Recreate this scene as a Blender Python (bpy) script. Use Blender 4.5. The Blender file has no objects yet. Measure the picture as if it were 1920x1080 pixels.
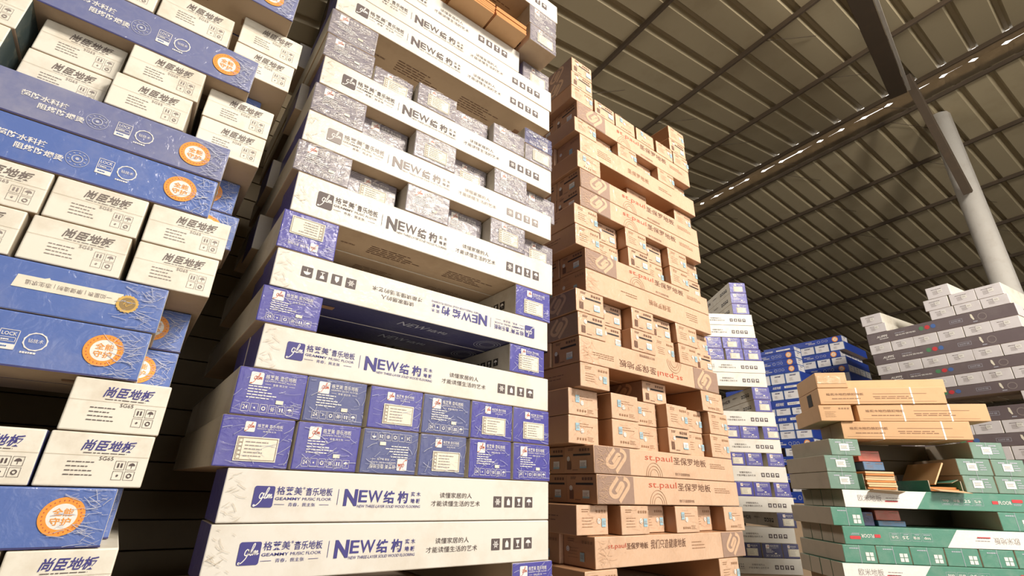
import bpy, bmesh, math, random
from mathutils import Vector, Matrix
C = bpy.context.scene.collection
SC = bpy.context.scene
rnd = random.Random(7)
R = math.radians

# ---------------------------------------------------------------- camera
def camera():
    yaw, pitch, roll, f = R(36.65), R(22.65), R(1.78), 907.0
    cy, sy, cp, sp = math.cos(yaw), math.sin(yaw), math.cos(pitch), math.sin(pitch)
    fw = Vector((sy*cp, cy*cp, sp)); rt = Vector((cy, -sy, 0)); up = rt.cross(fw)
    c, s = math.cos(roll), math.sin(roll)
    r2 = c*rt + s*up; u2 = -s*rt + c*up
    cd = bpy.data.cameras.new('camera'); cd.sensor_width = 36; cd.lens = f/1920*36
    cd.clip_start = .05; cd.clip_end = 200
    o = bpy.data.objects.new('camera', cd); C.objects.link(o)
    m = Matrix((r2, u2, -fw)).transposed().to_4x4(); m.translation = Vector((0, 0, 1.5))
    o.matrix_world = m; SC.camera = o
camera()

# ---------------------------------------------------------------- light and exposure
SC.view_settings.view_transform = 'Standard'; SC.view_settings.look = 'None'
SC.view_settings.gamma = 1; SC.view_settings.exposure = 0.12
SC.view_settings.use_curve_mapping = False
w = bpy.data.worlds.new('daylight'); SC.world = w; w.use_nodes = True
bg = w.node_tree.nodes['Background']; bg.inputs[0].default_value = (1, .95, .88, 1); bg.inputs[1].default_value = 3.3
def area(name, loc, target, sx, sy, power, col):
    l = bpy.data.lights.new(name, 'AREA'); l.shape = 'RECTANGLE'; l.size = sx; l.size_y = sy; l.energy = power; l.color = col
    o = bpy.data.objects.new(name, l); C.objects.link(o); o.location = loc
    o.rotation_euler = (Vector(target)-Vector(loc)).to_track_quat('-Z', 'Y').to_euler()
    return o
area('hall_lamp', (2.3, -3.8, 6.0), (1.2, 1.5, 2.0), 1.0, 1.0, 405, (1, .9, .77))
area('far_lamp', (2.6, 6.0, 5.7), (4.0, 3.0, 1.5), 1.0, 1.0, 110, (1, .92, .82))  # unseen fill light, added to brighten the green stack's left faces
area('aisle_lamp', (3.4, -3.0, 5.6), (6.0, 1.6, 1.8), 1.0, 1.0, 260, (1, .92, .82))

# ---------------------------------------------------------------- materials
M = {}
def paper(name, col, dirt=(.45, .36, .25), amt=.25, rough=.55, wrap=0, haze=0, hcol=(.72, .7, .72), bump=.12, dscale=7):
    m = bpy.data.materials.new(name); m.use_nodes = True; nt = m.node_tree; N = nt.nodes; L = nt.links
    b = N['Principled BSDF']; b.inputs['Roughness'].default_value = rough
    b.inputs['Specular IOR Level'].default_value = .35
    tc = N.new('ShaderNodeTexCoord'); oi = N.new('ShaderNodeObjectInfo')
    mu = N.new('ShaderNodeMath'); mu.operation = 'MULTIPLY'; mu.inputs[1].default_value = 37
    L.new(oi.outputs['Random'], mu.inputs[0])
    ad = N.new('ShaderNodeVectorMath'); ad.operation = 'ADD'
    L.new(tc.outputs['Object'], ad.inputs[0]); L.new(mu.outputs[0], ad.inputs[1])
    n1 = N.new('ShaderNodeTexNoise'); n1.inputs['Scale'].default_value = dscale; n1.inputs['Detail'].default_value = 7; n1.inputs['Roughness'].default_value = .65
    L.new(ad.outputs[0], n1.inputs['Vector'])
    r1 = N.new('ShaderNodeMapRange'); r1.inputs[1].default_value = .5; r1.inputs[2].default_value = .82; r1.inputs[3].default_value = 0; r1.inputs[4].default_value = amt*2
    r1.clamp = True
    L.new(n1.outputs[0], r1.inputs[0])
    mx = N.new('ShaderNodeMix'); mx.data_type = 'RGBA'; mx.inputs[6].default_value = (*col, 1); mx.inputs[7].default_value = (*dirt, 1)
    L.new(r1.outputs[0], mx.inputs[0]); out = mx.outputs[2]
    n2 = N.new('ShaderNodeTexNoise'); n2.inputs['Scale'].default_value = 26; n2.inputs['Detail'].default_value = 5; n2.inputs['Distortion'].default_value = 2.2
    L.new(ad.outputs[0], n2.inputs['Vector'])
    if haze:  # film haze and glare painted into the base colour
        r2 = N.new('ShaderNodeMapRange'); r2.inputs[1].default_value = .38; r2.inputs[2].default_value = .66; r2.inputs[3].default_value = haze*.35; r2.inputs[4].default_value = haze; r2.clamp = True
        L.new(n2.outputs[0], r2.inputs[0])
        m2 = N.new('ShaderNodeMix'); m2.data_type = 'RGBA'; m2.inputs[7].default_value = (*hcol, 1)
        L.new(r2.outputs[0], m2.inputs[0]); L.new(out, m2.inputs[6]); out = m2.outputs[2]
    L.new(out, b.inputs['Base Color'])
    bp = N.new('ShaderNodeBump'); bp.inputs['Strength'].default_value = bump; bp.inputs['Distance'].default_value = .004
    L.new(n1.outputs[0], bp.inputs['Height']); L.new(bp.outputs[0], b.inputs['Normal'])
    if wrap:
        b.inputs['Coat Weight'].default_value = wrap; b.inputs['Coat Roughness'].default_value = .13
        b2 = N.new('ShaderNodeBump'); b2.inputs['Strength'].default_value = .55; b2.inputs['Distance'].default_value = .006
        L.new(n2.outputs[0], b2.inputs['Height']); L.new(b2.outputs[0], b.inputs['Coat Normal'])
    M[name] = m; return m
def flat(name, col, rough=.6, metal=0):
    m = bpy.data.materials.new(name); m.use_nodes = True; b = m.node_tree.nodes['Principled BSDF']
    N = m.node_tree.nodes; L = m.node_tree.links
    b.inputs['Roughness'].default_value = rough; b.inputs['Metallic'].default_value = metal
    n = N.new('ShaderNodeTexNoise'); n.inputs['Scale'].default_value = 60; n.inputs['Detail'].default_value = 4
    tc = N.new('ShaderNodeTexCoord'); L.new(tc.outputs['Object'], n.inputs['Vector'])
    mx = N.new('ShaderNodeMix'); mx.data_type = 'RGBA'; mx.inputs[6].default_value = (*[c*.86 for c in col], 1); mx.inputs[7].default_value = (*[min(1, c*1.12) for c in col], 1)
    L.new(n.outputs[0], mx.inputs[0]); L.new(mx.outputs[2], b.inputs['Base Color'])
    M[name] = m; return m
paper('white', (.745, .72, .665), (.50, .40, .27), .26, wrap=.25, dscale=5)
paper('cream', (.82, .79, .70), (.42, .31, .18), .28, wrap=.15)
paper('grime', (.44, .38, .29), (.3, .23, .14), .4, rough=.7)  # cream carton sides: grime, plus gap shade darkened into the colour
paper('sidewhite', (.60, .56, .49), (.38, .31, .22), .35)  # white carton sides, darkened: gap shade put into the colour
paper('purple', (.075, .07, .34), (.16, .16, .36), .3, wrap=.5)
paper('indigo', (.085, .10, .255), (.2, .22, .34), .3, wrap=.4)
paper('filmed', (.13, .115, .165), (.25, .23, .25), .4, wrap=.6, haze=.42, hcol=(.48, .44, .43))  # purple greyed: film haze and glare from above put into the colour
paper('navy', (.045, .045, .14), (.1, .1, .18), .3, wrap=.5)
paper('blue', (.10, .17, .47), (.30, .33, .52), .3, wrap=.7)
paper('hazyblue', (.145, .17, .36), (.40, .40, .48), .45, wrap=.6, haze=.16, hcol=(.40, .40, .48), dscale=3)
paper('kraft', (.47, .255, .135), (.36, .19, .095), .25, wrap=.35)
paper('kraftfilm', (.67, .44, .295), (.40, .23, .13), .3, wrap=1.0, haze=.2, hcol=(.80, .64, .52))  # lighter kraft for wrapped fronts: their light and film glare in the colour
paper('tan', (.50, .37, .25), (.30, .2, .12), .25, rough=.75)
paper('pilekraft', (.64, .40, .22), (.45, .25, .12), .2)
paper('green', (.075, .25, .18), (.25, .36, .3), .3, wrap=.4)
paper('dimkraft', (.11, .08, .04), (.07, .05, .025), .3)  # dark kraft: shade of the gap and holes put into the colour
paper('dustgreen', (.15, .26, .205), (.3, .36, .32), .4, wrap=.4)
paper('dust', (.50, .43, .34), (.38, .33, .26), .4, rough=.8)
paper('greyband', (.15, .12, .13), (.22, .19, .19), .25, wrap=.2)
paper('greyend', (.68, .655, .68), (.42, .38, .38), .25)
paper('cobalt', (.015, .05, .33), (.06, .1, .4), .25, wrap=.3)
paper('whitecell', (.74, .73, .75), (.5, .48, .5), .2)
paper('marbled', (.05, .07, .07), (.33, .29, .18), .5, dscale=11)
paper('roofsheet', (.43, .365, .24), (.31, .24, .145), .3, rough=.5, dscale=1.5, bump=.03)
paper('steel', (.085, .062, .042), (.12, .08, .05), .3, rough=.6)
paper('galv', (.50, .47, .42), (.36, .3, .24), .3, rough=.45)
paper('columnpaint', (.66, .64, .60), (.45, .4, .34), .25, rough=.4)
paper('flashbrown', (.20, .155, .10), (.3, .24, .16), .3)
paper('concrete', (.24, .215, .18), (.15, .13, .11), .35, rough=.85, dscale=2)
paper('wallboard', (.10, .08, .06), (.1, .08, .06), .3, rough=.9, dscale=1)
paper('woodface', (.60, .36, .18), (.48, .26, .12), .25, rough=.5, bump=.04)
paper('woodedge', (.62, .24, .07), (.42, .15, .04), .35, rough=.5, bump=.04)
paper('woodpale', (.75, .52, .30), (.6, .38, .2), .25, rough=.5, bump=.04)
for n, c in dict(ink_purple=(.055, .05, .24), ink_grey=(.10, .075, .075), ink_faint=(.30, .26, .25), ink_white=(.82, .8, .78), ink_mist=(.50, .52, .62),
                 ink_red=(.55, .11, .06), ink_brown=(.16, .08, .05), ink_black=(.03, .025, .025), sband=(.33, .22, .17), sline=(.62, .42, .28),
                 sticker=(.80, .76, .64), sticker_blue=(.33, .52, .62), orange=(.85, .33, .05), gold=(.66, .42, .10), golddark=(.30, .20, .08), ink_green=(.08, .25, .12),
                 ink_blue=(.07, .15, .4), tagred=(.6, .05, .06), paperwhite=(.83, .82, .79), seam=(.45, .36, .26), softseam=(.60, .53, .43), ink_dim=(.19, .16, .15), ink_film=(.62, .57, .54), ink_tan=(.30, .165, .09), ink_navy=(.04, .04, .15)).items():
    flat(n, c)

# ---------------------------------------------------------------- printed faces
_tx = {}
def text_tris(s, bold=0.0):
    k = (s, bold)
    if k not in _tx:
        cu = bpy.data.curves.new('t', 'FONT'); cu.body = s; cu.size = 1; cu.offset = bold; cu.resolution_u = 2; cu.fill_mode = 'FRONT'
        ob = bpy.data.objects.new('t', cu); me = ob.to_mesh()
        v = [(p.co.x, p.co.y) for p in me.vertices]; f = [tuple(p.vertices) for p in me.polygons]
        ob.to_mesh_clear(); bpy.data.objects.remove(ob); bpy.data.curves.remove(cu)
        xs = [p[0] for p in v] or [0, 1]; ys = [p[1] for p in v] or [0, 1]
        _tx[k] = (v, f, min(xs), max(xs), min(ys), max(ys))
    return _tx[k]
class Dec:
    def __init__(s, w, h): s.w, s.h, s.done = w, h, []; s.part(None)
    def part(s, name):
        """start a part of its own; a name that begins with > is a sub-part of the part before it"""
        if s.done is not None and getattr(s, 'v', None): s.done.append((s.nm, s.v, s.f, s.m, s.mats))
        s.nm, s.v, s.f, s.m, s.mats = name, [], [], [], []
    def mi(s, m):
        if m not in s.mats: s.mats.append(m)
        return s.mats.index(m)
    def poly(s, pts, m, n=1):
        b = len(s.v); s.v += [(x, -.0008*n-.0006, y) for x, y in pts]; s.f.append(tuple(range(b, b+len(pts)))); s.m.append(s.mi(m))
    def rect(s, x, y, w, h, m, n=1): s.poly([(x, y), (x+w, y), (x+w, y+h), (x, y+h)], m, n)
    def frame(s, x, y, w, h, t, m, n=1):
        s.rect(x, y, w, t, m, n); s.rect(x, y+h-t, w, t, m, n); s.rect(x, y, t, h, m, n); s.rect(x+w-t, y, t, h, m, n)
    def rrect(s, x, y, w, h, r, m, n=1):
        p = []
        for cx, cy, a0 in ((x+w-r, y+r, -90), (x+w-r, y+h-r, 0), (x+r, y+h-r, 90), (x+r, y+r, 180)):
            for k in range(4): a = R(a0+30*k); p.append((cx+r*math.cos(a), cy+r*math.sin(a)))
        s.poly(p, m, n)
    def disc(s, cx, cy, r, m, n=1, seg=28): s.poly([(cx+r*math.cos(6.2832*k/seg), cy+r*math.sin(6.2832*k/seg)) for k in range(seg)], m, n)
    def ring(s, cx, cy, r0, r1, m, n=1, seg=28, wob=0):
        for k in range(seg):
            a, b = 6.2832*k/seg, 6.2832*(k+1)/seg; ra = r1+(wob if k % 2 else 0); rb = r1+(wob if (k+1) % 2 else 0)
            s.poly([(cx+r0*math.cos(a), cy+r0*math.sin(a)), (cx+ra*math.cos(a), cy+ra*math.sin(a)), (cx+rb*math.cos(b), cy+rb*math.sin(b)), (cx+r0*math.cos(b), cy+r0*math.sin(b))], m, n)
    def text(s, t, x, y, h, w=None, m='ink_purple', n=1, bold=.01, shear=0):
        v, f, x0, x1, y0, y1 = text_tris(t, bold); k = h/max(y1-y0, 1e-6); kx = k if w is None else w/max(x1-x0, 1e-6)
        b = len(s.v); s.v += [(x+(p[0]-x0)*kx+(p[1]-y0)*k*shear, -.0008*n-.0006, y+(p[1]-y0)*k) for p in v]
        s.f += [tuple(b+i for i in q) for q in f]; s.m += [s.mi(m)]*len(f)
    def lines(s, x, y, w, rows, pitch, th, m, n=1, seed=1):
        g = random.Random(seed)
        for r in range(rows):
            cx = x; end = x+w*g.uniform(.6, 1)
            while cx < end:
                l = min(end-cx, w*g.uniform(.06, .2)); s.rect(cx, y+(rows-1-r)*pitch, max(l, .001), th, m, n); cx += l+w*.025
    def stroke(s, pts, wd, m, n=1):
        K = [Vector(p) for p in pts]; P = []
        if len(K) > 2:                              # smooth the polyline, then lay one continuous ribbon
            for i in range(len(K)-1):
                a, b, c, e = K[max(i-1, 0)], K[i], K[i+1], K[min(i+2, len(K)-1)]
                for j in range(4):
                    t = j/4; P.append(.5*((2*b)+(c-a)*t+(2*a-5*b+4*c-e)*t*t+(3*b-a-3*c+e)*t**3))
            P.append(K[-1])
        else: P = K
        L, Q = [], []
        for i, p in enumerate(P):
            d = (P[min(i+1, len(P)-1)]-P[max(i-1, 0)]).normalized(); q = Vector((-d.y, d.x))*wd/2; L.append(p-q); Q.append(p+q)
        for i in range(len(P)-1): s.poly([tuple(L[i]), tuple(L[i+1]), tuple(Q[i+1]), tuple(Q[i])], m, n)
    def meshes(s, key):
        s.part(None); out = []
        for nm, v, f, m, mats in s.done:
            me = bpy.data.meshes.new(key); me.from_pydata(v, [], f)
            for q in mats: me.materials.append(M[q])
            me.polygons.foreach_set('material_index', m); me.update(); out.append((nm, me))
        return out

def glm_logo(d, x, y, k, box, ink, n=1):
    d.rrect(x, y, k, k, k*.1, box, n)
    c = lambda *p: [(x+a*k, y+b*k) for a, b in p]
    d.stroke(c((.48, .58), (.40, .68), (.32, .60), (.30, .46), (.38, .42), (.47, .55), (.50, .68), (.43, .42), (.34, .24), (.2, .1), (.1, .08)), k*.045, ink, n+1)
    d.stroke(c((.47, .44), (.56, .52), (.68, .80), (.70, .92), (.64, .90), (.58, .68), (.55, .46), (.58, .42), (.65, .5)), k*.04, ink, n+1)
    d.stroke(c((.65, .42), (.69, .62), (.68, .44), (.75, .62), (.78, .58), (.76, .43), (.84, .61), (.87, .58), (.85, .44), (.93, .5)), k*.04, ink, n+1)
    d.disc(x+.11*k, y+.09*k, k*.06, ink, n+1, 10)
def icon(d, kind, x, y, k, m, n=1):
    c = lambda *p: [(x+a*k, y+b*k) for a, b in p]
    if kind == 'up': d.rect(x+.25*k, y+.25*k, .17*k, .5*k, m, n); d.rect(x+.58*k, y+.25*k, .17*k, .5*k, m, n)
    elif kind == 'umb':
        d.poly(c((.15, .5), (.85, .5), (.72, .72), (.5, .82), (.28, .72)), m, n); d.rect(x+.47*k, y+.18*k, .06*k, .34*k, m, n)
    elif kind == 'glass':
        d.poly(c((.28, .82), (.36, .5), (.64, .5), (.72, .82)), m, n); d.rect(x+.46*k, y+.22*k, .08*k, .3*k, m, n); d.rect(x+.3*k, y+.16*k, .4*k, .07*k, m, n)
    elif kind == 'house': d.poly(c((.3, .2), (.7, .2), (.7, .58), (.5, .85), (.3, .58)), m, n)
    elif kind == 'ring': d.ring(x+.5*k, y+.5*k, .16*k, .28*k, m, n, 8)
    elif kind == 'dot': d.disc(x+.5*k, y+.5*k, .12*k, m, n, 8)
    elif kind == 'leaf':
        for a in range(6): d.stroke([(x+.5*k, y+.5*k), (x+.5*k+.36*k*math.cos(a*1.05), y+.5*k+.36*k*math.sin(a*1.05))], .05*k, m, n)
        d.ring(x+.5*k, y+.5*k, .18*k, .24*k, m, n, 8)
def D_glm_long(ink, box, dark):
    d = Dec(1.10, .127); d.part('printed_logo')
    glm_logo(d, .074, .036, .051, box, 'ink_white')
    d.text('格莱美', .130, .067, .020, .066, ink, 1, .003); d.text('®', .1975, .081, .006, None, ink)
    d.text('音乐地板', .206, .066, .020, .074, ink, 1, .006)
    d.text('GEAMMY', .129, .054, .007, .066, ink, 1, .008); d.text('MUSIC FLOOR', .200, .054, .007, .079, ink, 1, 0)
    d.text('青春，我主张', .165, .039, .009, .072, ink, 1, 0); d.rect(.129, .043, .026, .001, ink); d.rect(.248, .043, .026, .001, ink)
    d.rect(.297, .044, .0012, .04, ink); d.part('printed_title')
    d.text('N', .315, .041, .044, .040, ink, 1, .04); d.text('E', .359, .051, .032, .026, ink, 1, .012); d.text('W', .387, .051, .032, .045, ink, 1, .012)
    d.text('结', .437, .049, .034, .034, ink, 1, .025); d.text('构', .483, .049, .034, .034, ink, 1, .025)
    d.text('实 木', .527, .069, .013, .033, ink, 1, .01); d.text('地 板', .527, .050, .013, .033, ink, 1, .02)
    d.text('NEW THREE-LAYER SOLID WOOD FLOORING', .357, .037, .0075, .204, ink, 1, 0, .15)
    d.part('printed_slogan')
    d.text('读懂家居的人', .630, .066, .016, .124, dark, 1, 0); d.text('才能读懂生活的艺术', .600, .042, .016, .188, dark, 1, 0)
    d.part('handling_icons')
    for i, k in enumerate(('leaf', 'house', 'glass', 'umb')):
        d.rect(.845+i*.047, .040, .034, .034, dark); icon(d, k, .845+i*.047, .040, .034, 'ink_white', 2)
    return d
def D_glm_info(ink='ink_white', box='paperwhite'):
    d = Dec(.187, .127); d.part('printed_logo')
    glm_logo(d, .033, .082, .034, box, 'ink_red')
    d.text('格莱美 音乐地板', .072, .100, .013, .085, ink, 1, .003); d.text('GEAMMY MUSIC FLOOR', .072, .093, .0045, .085, ink, 1, 0)
    d.text('青春 我主张', .095, .083, .006, .04, ink, 1, 0); d.rect(.074, .086, .016, .0008, ink); d.rect(.14, .086, .016, .0008, ink)
    d.part('printed_notes'); d.lines(.033, .046, .082, 5, .0075, .0028, ink, 1, 3)
    d.rect(.112, .036, .02, .010, 'sticker', 2)
    d.part('handling_icons')
    for i, k in enumerate(('24', 'dot', 'ring', 'leaf', 'up', 'umb')):
        x = .026+i*.0235; d.frame(x, .010, .020, .022, .0008, ink)
        if k == '24': d.text('24', x+.004, .016, .011, .012, ink, 1, .01)
        else: icon(d, k, x, .011, .020, ink, 1)
    return d
def D_glm_label(ink='ink_white', box='paperwhite'):
    d = Dec(.187, .127); d.part('printed_logo')
    glm_logo(d, .058, .088, .026, box, 'ink_red')
    d.text('格莱美 音乐地板', .089, .101, .009, .066, ink, 1, .003); d.text('GEAMMY MUSIC FLOOR', .089, .096, .003, .066, ink, 1, 0); d.text('青春 我主张', .105, .089, .004, .035, ink, 1, 0)
    return d
def D_glm_sticker():
    d = Dec(.104, .062); d.rect(0, 0, .104, .062, 'sticker', 2); d.part('>sticker_print'); d.frame(.003, .003, .098, .056, .0012, 'ink_brown', 3)
    for i in range(5): d.frame(.006, .006+i*.0103, .009, .009, .0008, 'ink_brown', 3)
    d.lines(.022, .012, .066, 5, .0088, .0025, 'ink_faint', 3, 5); return d
def D_sc_end(ink, faint):
    d = Dec(.19, .115)
    d.part('printed_logo'); d.text('尚臣地板', .060, .076, .024, .094, ink, 1, .02, .25); d.lines(.066, .071, .08, 1, .003, .0015, faint, 1, 2)
    d.part('printed_notes'); d.text('SG65', .098, .057, .008, .026, faint, 1, 0)
    d.lines(.044, .024, .06, 4, .009, .0018, faint, 1, 9)
    d.part('handling_icons')
    for i in range(2):
        for j in range(2):
            x, y = .130+i*.022, .016+j*.022; d.frame(x, y, .019, .019, .0007, faint); icon(d, ('dot', 'ring', 'up', 'umb')[i+2*j], x, y, .019, faint, 1)
    d.part('flap_seam'); d.rect(.0, .066, .19, .0006, 'seam'); return d
def D_blue_long():
    d = Dec(1.09, .122); m = 'ink_white'; d.part('printed_slogan')
    d.text('超防水科技', .629, .060, .017, .092, m, 1, .02); d.text('阻燃防烟烫', .667, .037, .017, .092, m, 1, .02)
    d.part('printed_badges'); d.ring(.783, .057, .0225, .0235, 'ink_mist', 1); d.ring(.783, .057, .0095, .0115, 'ink_mist', 1, 16); d.disc(.783, .057, .004, 'ink_mist', 1, 8)
    for k in range(10): a = k*.628+.3; d.rect(.783+.017*math.cos(a)-.002, .057+.017*math.sin(a)-.001, .004, .002, 'ink_mist')
    d.frame(.823, .036, .033, .044, .0012, m); d.text('LOCK', .827, .067, .008, .025, m, 1, .01); d.frame(.826, .053, .027, .010, .001, m); d.lines(.829, .056, .02, 1, .01, .003, m); d.rect(.824, .037, .031, .011, m, 1); d.lines(.828, .041, .023, 1, .01, .003, 'ink_blue', 2)
    d.ring(.886, .060, .0185, .0205, m, 1, 24, .0012); d.text('钻技术', .873, .057, .009, .026, m, 1, 0); d.lines(.867, .032, .038, 1, .01, .004, m, 1, 4)
    d.part('dark_border'); d.rect(0, .0, 1.09, .004, 'ink_navy', 1)
    return d
def D_orange():
    d = Dec(.08, .08); d.ring(.04, .04, .0255, .0385, 'orange', 2, 36); d.disc(.04, .04, .0256, 'paperwhite', 2); d.part('>emblem_lettering')
    d.text('全能', .0225, .041, .0155, .035, 'orange', 3, .015); d.text('守护', .0225, .0225, .0155, .035, 'orange', 3, .015)
    for k in range(26):
        a = k*.2417; d.rect(.04+.032*math.cos(a)-.001, .04+.032*math.sin(a)-.0012, .002, .0024, 'ink_red', 3)
    return d
def D_banner():
    d = Dec(.215, .04); d.poly([(0, .004), (.20, .004), (.20, .034), (.06, .034), (.058, .038), (.05, .034), (.004, .034)], 'sticker', 1); d.part('>banner_lettering')
    d.text('一如里表 | 康健造制 | 态生求追', .18, .026, -.013, -.16, 'ink_faint', 2, 0); return d
def D_seal():
    d = Dec(.05, .05); d.ring(.025, .025, .0165, .0215, 'gold', 3, 36, .002); d.disc(.025, .025, .0166, 'golddark', 3); d.part('>seal_mark')
    d.stroke([(.017, .022), (.022, .03), (.031, .033), (.034, .027), (.028, .022), (.024, .018), (.022, .024)], .0015, 'gold', 4); return d
def D_kraft_long(v):
    d = Dec(1.09, .115)
    if v == 0:
        d.part('printed_logo'); d.rect(0.004, .003, .228, .109, 'sband', 1); S_big(d, .06, 0, .15, .115, 'sline'); d.part('printed_title')
        d.text('st.paul', .338, .064, .034, .208, 'ink_red', 1, -.004); d.text('圣保罗地板', .556, .062, .034, .275, 'ink_brown', 1, .0)
        d.part('printed_notes'); d.lines(.868, .060, .15, 3, .009, .003, 'ink_tan', 1, 4); d.part('printed_slogan'); d.text('我们只造健康地板', .56, .012, .013, .12, 'ink_brown', 1, 0)
        d.part('printed_rings')
        for k in range(3):
            for q in range(13): a, e = q*.2416, (q+1)*.2416; r0 = .03+.014*k; d.poly([(.40+r0*math.cos(a), .002+r0*math.sin(a)), (.40+(r0+.002)*math.cos(a), .002+(r0+.002)*math.sin(a)), (.40+(r0+.002)*math.cos(e), .002+(r0+.002)*math.sin(e)), (.40+r0*math.cos(e), .002+r0*math.sin(e))], 'ink_tan', 1)
    elif v == 1:
        d.part('printed_title'); d.text('st.paul', .072, .066, .022, .108, 'ink_red', 1, 0); d.text('圣保罗地板', .184, .064, .024, .138, 'ink_brown', 1, .01)
        d.text('我们只造健康地板', .337, .060, .036, .25, 'ink_brown', 1, -.002, .12)
        d.part('printed_notes'); d.lines(.635, .05, .11, 3, .013, .003, 'ink_tan', 1, 4)
        d.part('printed_logo'); d.rect(.885, .003, .2, .109, 'sband', 1); S_big(d, .91, 0, .14, .115, 'sline')
    else:
        d.part('printed_notes'); d.lines(.14, .035, .12, 4, .012, .003, 'ink_tan', 1, 4); d.part('printed_title'); d.text('圣保罗地板', .40, .040, .030, .20, 'ink_tan', 1, 0); d.part('printed_notes'); d.lines(.70, .05, .13, 2, .012, .004, 'ink_tan', 1, 8)
    return d
def S_big(d, x, y, w, h, m):
    c = lambda *q: [(x+a*w, y+(.09+.82*b)*h) for a, b in q]
    # three parallel slanting ribbons joined by two bends: the S mark of the carton
    d.stroke(c((.46, 1.0), (.20, .62), (.12, .46), (.14, .32), (.24, .22), (.38, .22), (.48, .32), (.66, .62), (.68, .70), (.62, .76), (.55, .72), (.36, .40)), w*.115, m, 2)
    d.stroke(c((.50, .0), (.80, .46), (.90, .62), (.92, .78), (.84, .92), (.70, .98)), w*.115, m, 2)
def D_kraft_end(v):
    d = Dec(.185, .112); k = 'ink_brown'
    if v == 0:
        d.lines(.028, .086, .06, 2, .008, .003, 'ink_tan', 1, 3)
        for i in range(4): d.rect(.112+i*.016, .083, .010, .010, 'ink_tan')
        d.lines(.03, .03, .07, 4, .011, .002, 'ink_tan', 1, 6)
    elif v == 1:
        for i in range(4): d.rect(.05+i*.016, .016, .009, .009, 'ink_tan')
        d.lines(.115, .015, .05, 3, .006, .002, 'ink_tan', 1, 3); d.lines(.06, .07, .09, 2, .01, .002, 'ink_tan', 1, 8)
    else:
        d.lines(.028, .092, .05, 2, .006, .003, k, 1, 3)
        for i in range(4): d.rect(.098+i*.017, .088, .012, .011, k)
        d.rect(.06, .070, .105, .008, 'ink_black'); d.rect(.02, .015, .026, .035, k); d.lines(.055, .012, .05, 1, .01, .003, k)
    return d
def D_stick(w, h, m='sticker_blue'):
    d = Dec(w, h); d.rect(0, 0, w, h, 'paperwhite' if m != 'sticker_blue' else m, 2); d.part('>sticker_print'); d.lines(w*.14, h*.3, w*.7, 3, h*.17, h*.06, 'ink_faint', 3, 2)
    if m == 'mixed': d.rect(0, 0, w, h*.22, 'sticker_blue', 3)
    return d
def D_disc(r):
    d = Dec(2*r, 2*r); d.disc(r, r, r, 'paperwhite', 2, 16); d.ring(r, r, r*.5, r*.62, 'ink_faint', 3, 12); return d
def D_kside():
    d = Dec(1.09, .112); d.part('side_logo'); d.rect(.86, .003, .226, .106, 'sband', 1); S_big(d, .885, 0, .14, .112, 'sline'); d.part('side_notes'); d.lines(.56, .05, .2, 2, .02, .004, 'ink_brown', 1, 3); d.part('side_title'); d.text('圣保罗地板', .25, .04, .03, .2, 'ink_brown', 1, 0); return d
def D_kside2():
    d = Dec(1.09, .112); d.part('side_notes'); d.lines(.84, .05, .2, 2, .016, .003, 'ink_brown', 1, 3); d.part('side_notes'); d.lines(.5, .04, .25, 3, .015, .003, 'ink_tan', 1, 5); return d
def D_icons():
    d = Dec(1.10, .127); d.part('side_icons')
    for i, k in enumerate(('leaf', 'house', 'glass', 'umb')):
        x = .845+i*.047; d.rect(x, .040, .034, .034, 'ink_black'); icon(d, k, x, .040, .034, 'ink_white', 2)
    d.part('side_slogan'); d.text('读懂家居的人', .630, .066, .016, .124, 'ink_grey', 1, 0); d.part('side_title'); d.text('NEW结构', .32, .045, .04, .24, 'ink_grey', 1, .02); return d
def D_under(dark=False):
    d = Dec(1.10, .187)
    m = 'ink_mist' if dark else 'ink_brown'
    if dark:
        d.text('NEW', .45, .10, .04, .11, m, 1, 0, .2); d.text('结构', .57, .10, .03, .08, m, 1, 0); d.part('underside_patch'); d.rect(.16, .09, .06, .03, 'ink_tan'); d.part('underside_rings')
        for k in range(3): d.ring(.85, .1, .03+.012*k, .032+.012*k, m, 1, 24)
    else:
        d.text('安装须知', .20, .075, .010, .05, m, 1, .01); d.part('underside_notes'); d.lines(.30, .055, .22, 5, .014, .004, m, 1, 3); d.part('underside_notes'); d.lines(.62, .05, .22, 5, .014, .004, m, 1, 8); d.part('underside_patch'); d.rect(.95, .06, .05, .03, 'ink_tan')
    return d
def D_green_long():
    d = Dec(1.30, .123); d.part('white_panel'); d.poly([(0, .002), (.505, .002), (.60, .121), (0, .121)], 'paperwhite', 1)
    d.text('欧米地板', .10, .045, .045, .17, 'ink_faint', 2, -.004); d.lines(.30, .05, .14, 2, .018, .005, 'ink_faint', 2, 3); d.rect(.29, .044, .09, .009, 'tagred', 2)
    d.part('printed_badges')
    for i, t in enumerate(('top', '环保', '25', '防水')):
        x = .69+i*.075; d.frame(x, .035, .066, .052, .0012, 'ink_mist', 1); d.text(t, x+.01, .055, .02, .045, 'ink_white', 1, .01); d.lines(x+.01, .042, .046, 1, .01, .004, 'ink_mist', 1, i+2)
    d.part('printed_logo'); d.rect(1.045, .05, .04, .022, 'tagred', 1); d.text('FLOOR', 1.09, .05, .024, .09, 'ink_white', 1, .01); d.rrect(1.185, .064, .075, .022, .006, 'tagred', 1); d.lines(1.19, .045, .06, 2, .008, .003, 'ink_mist', 1, 2)
    return d
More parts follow.
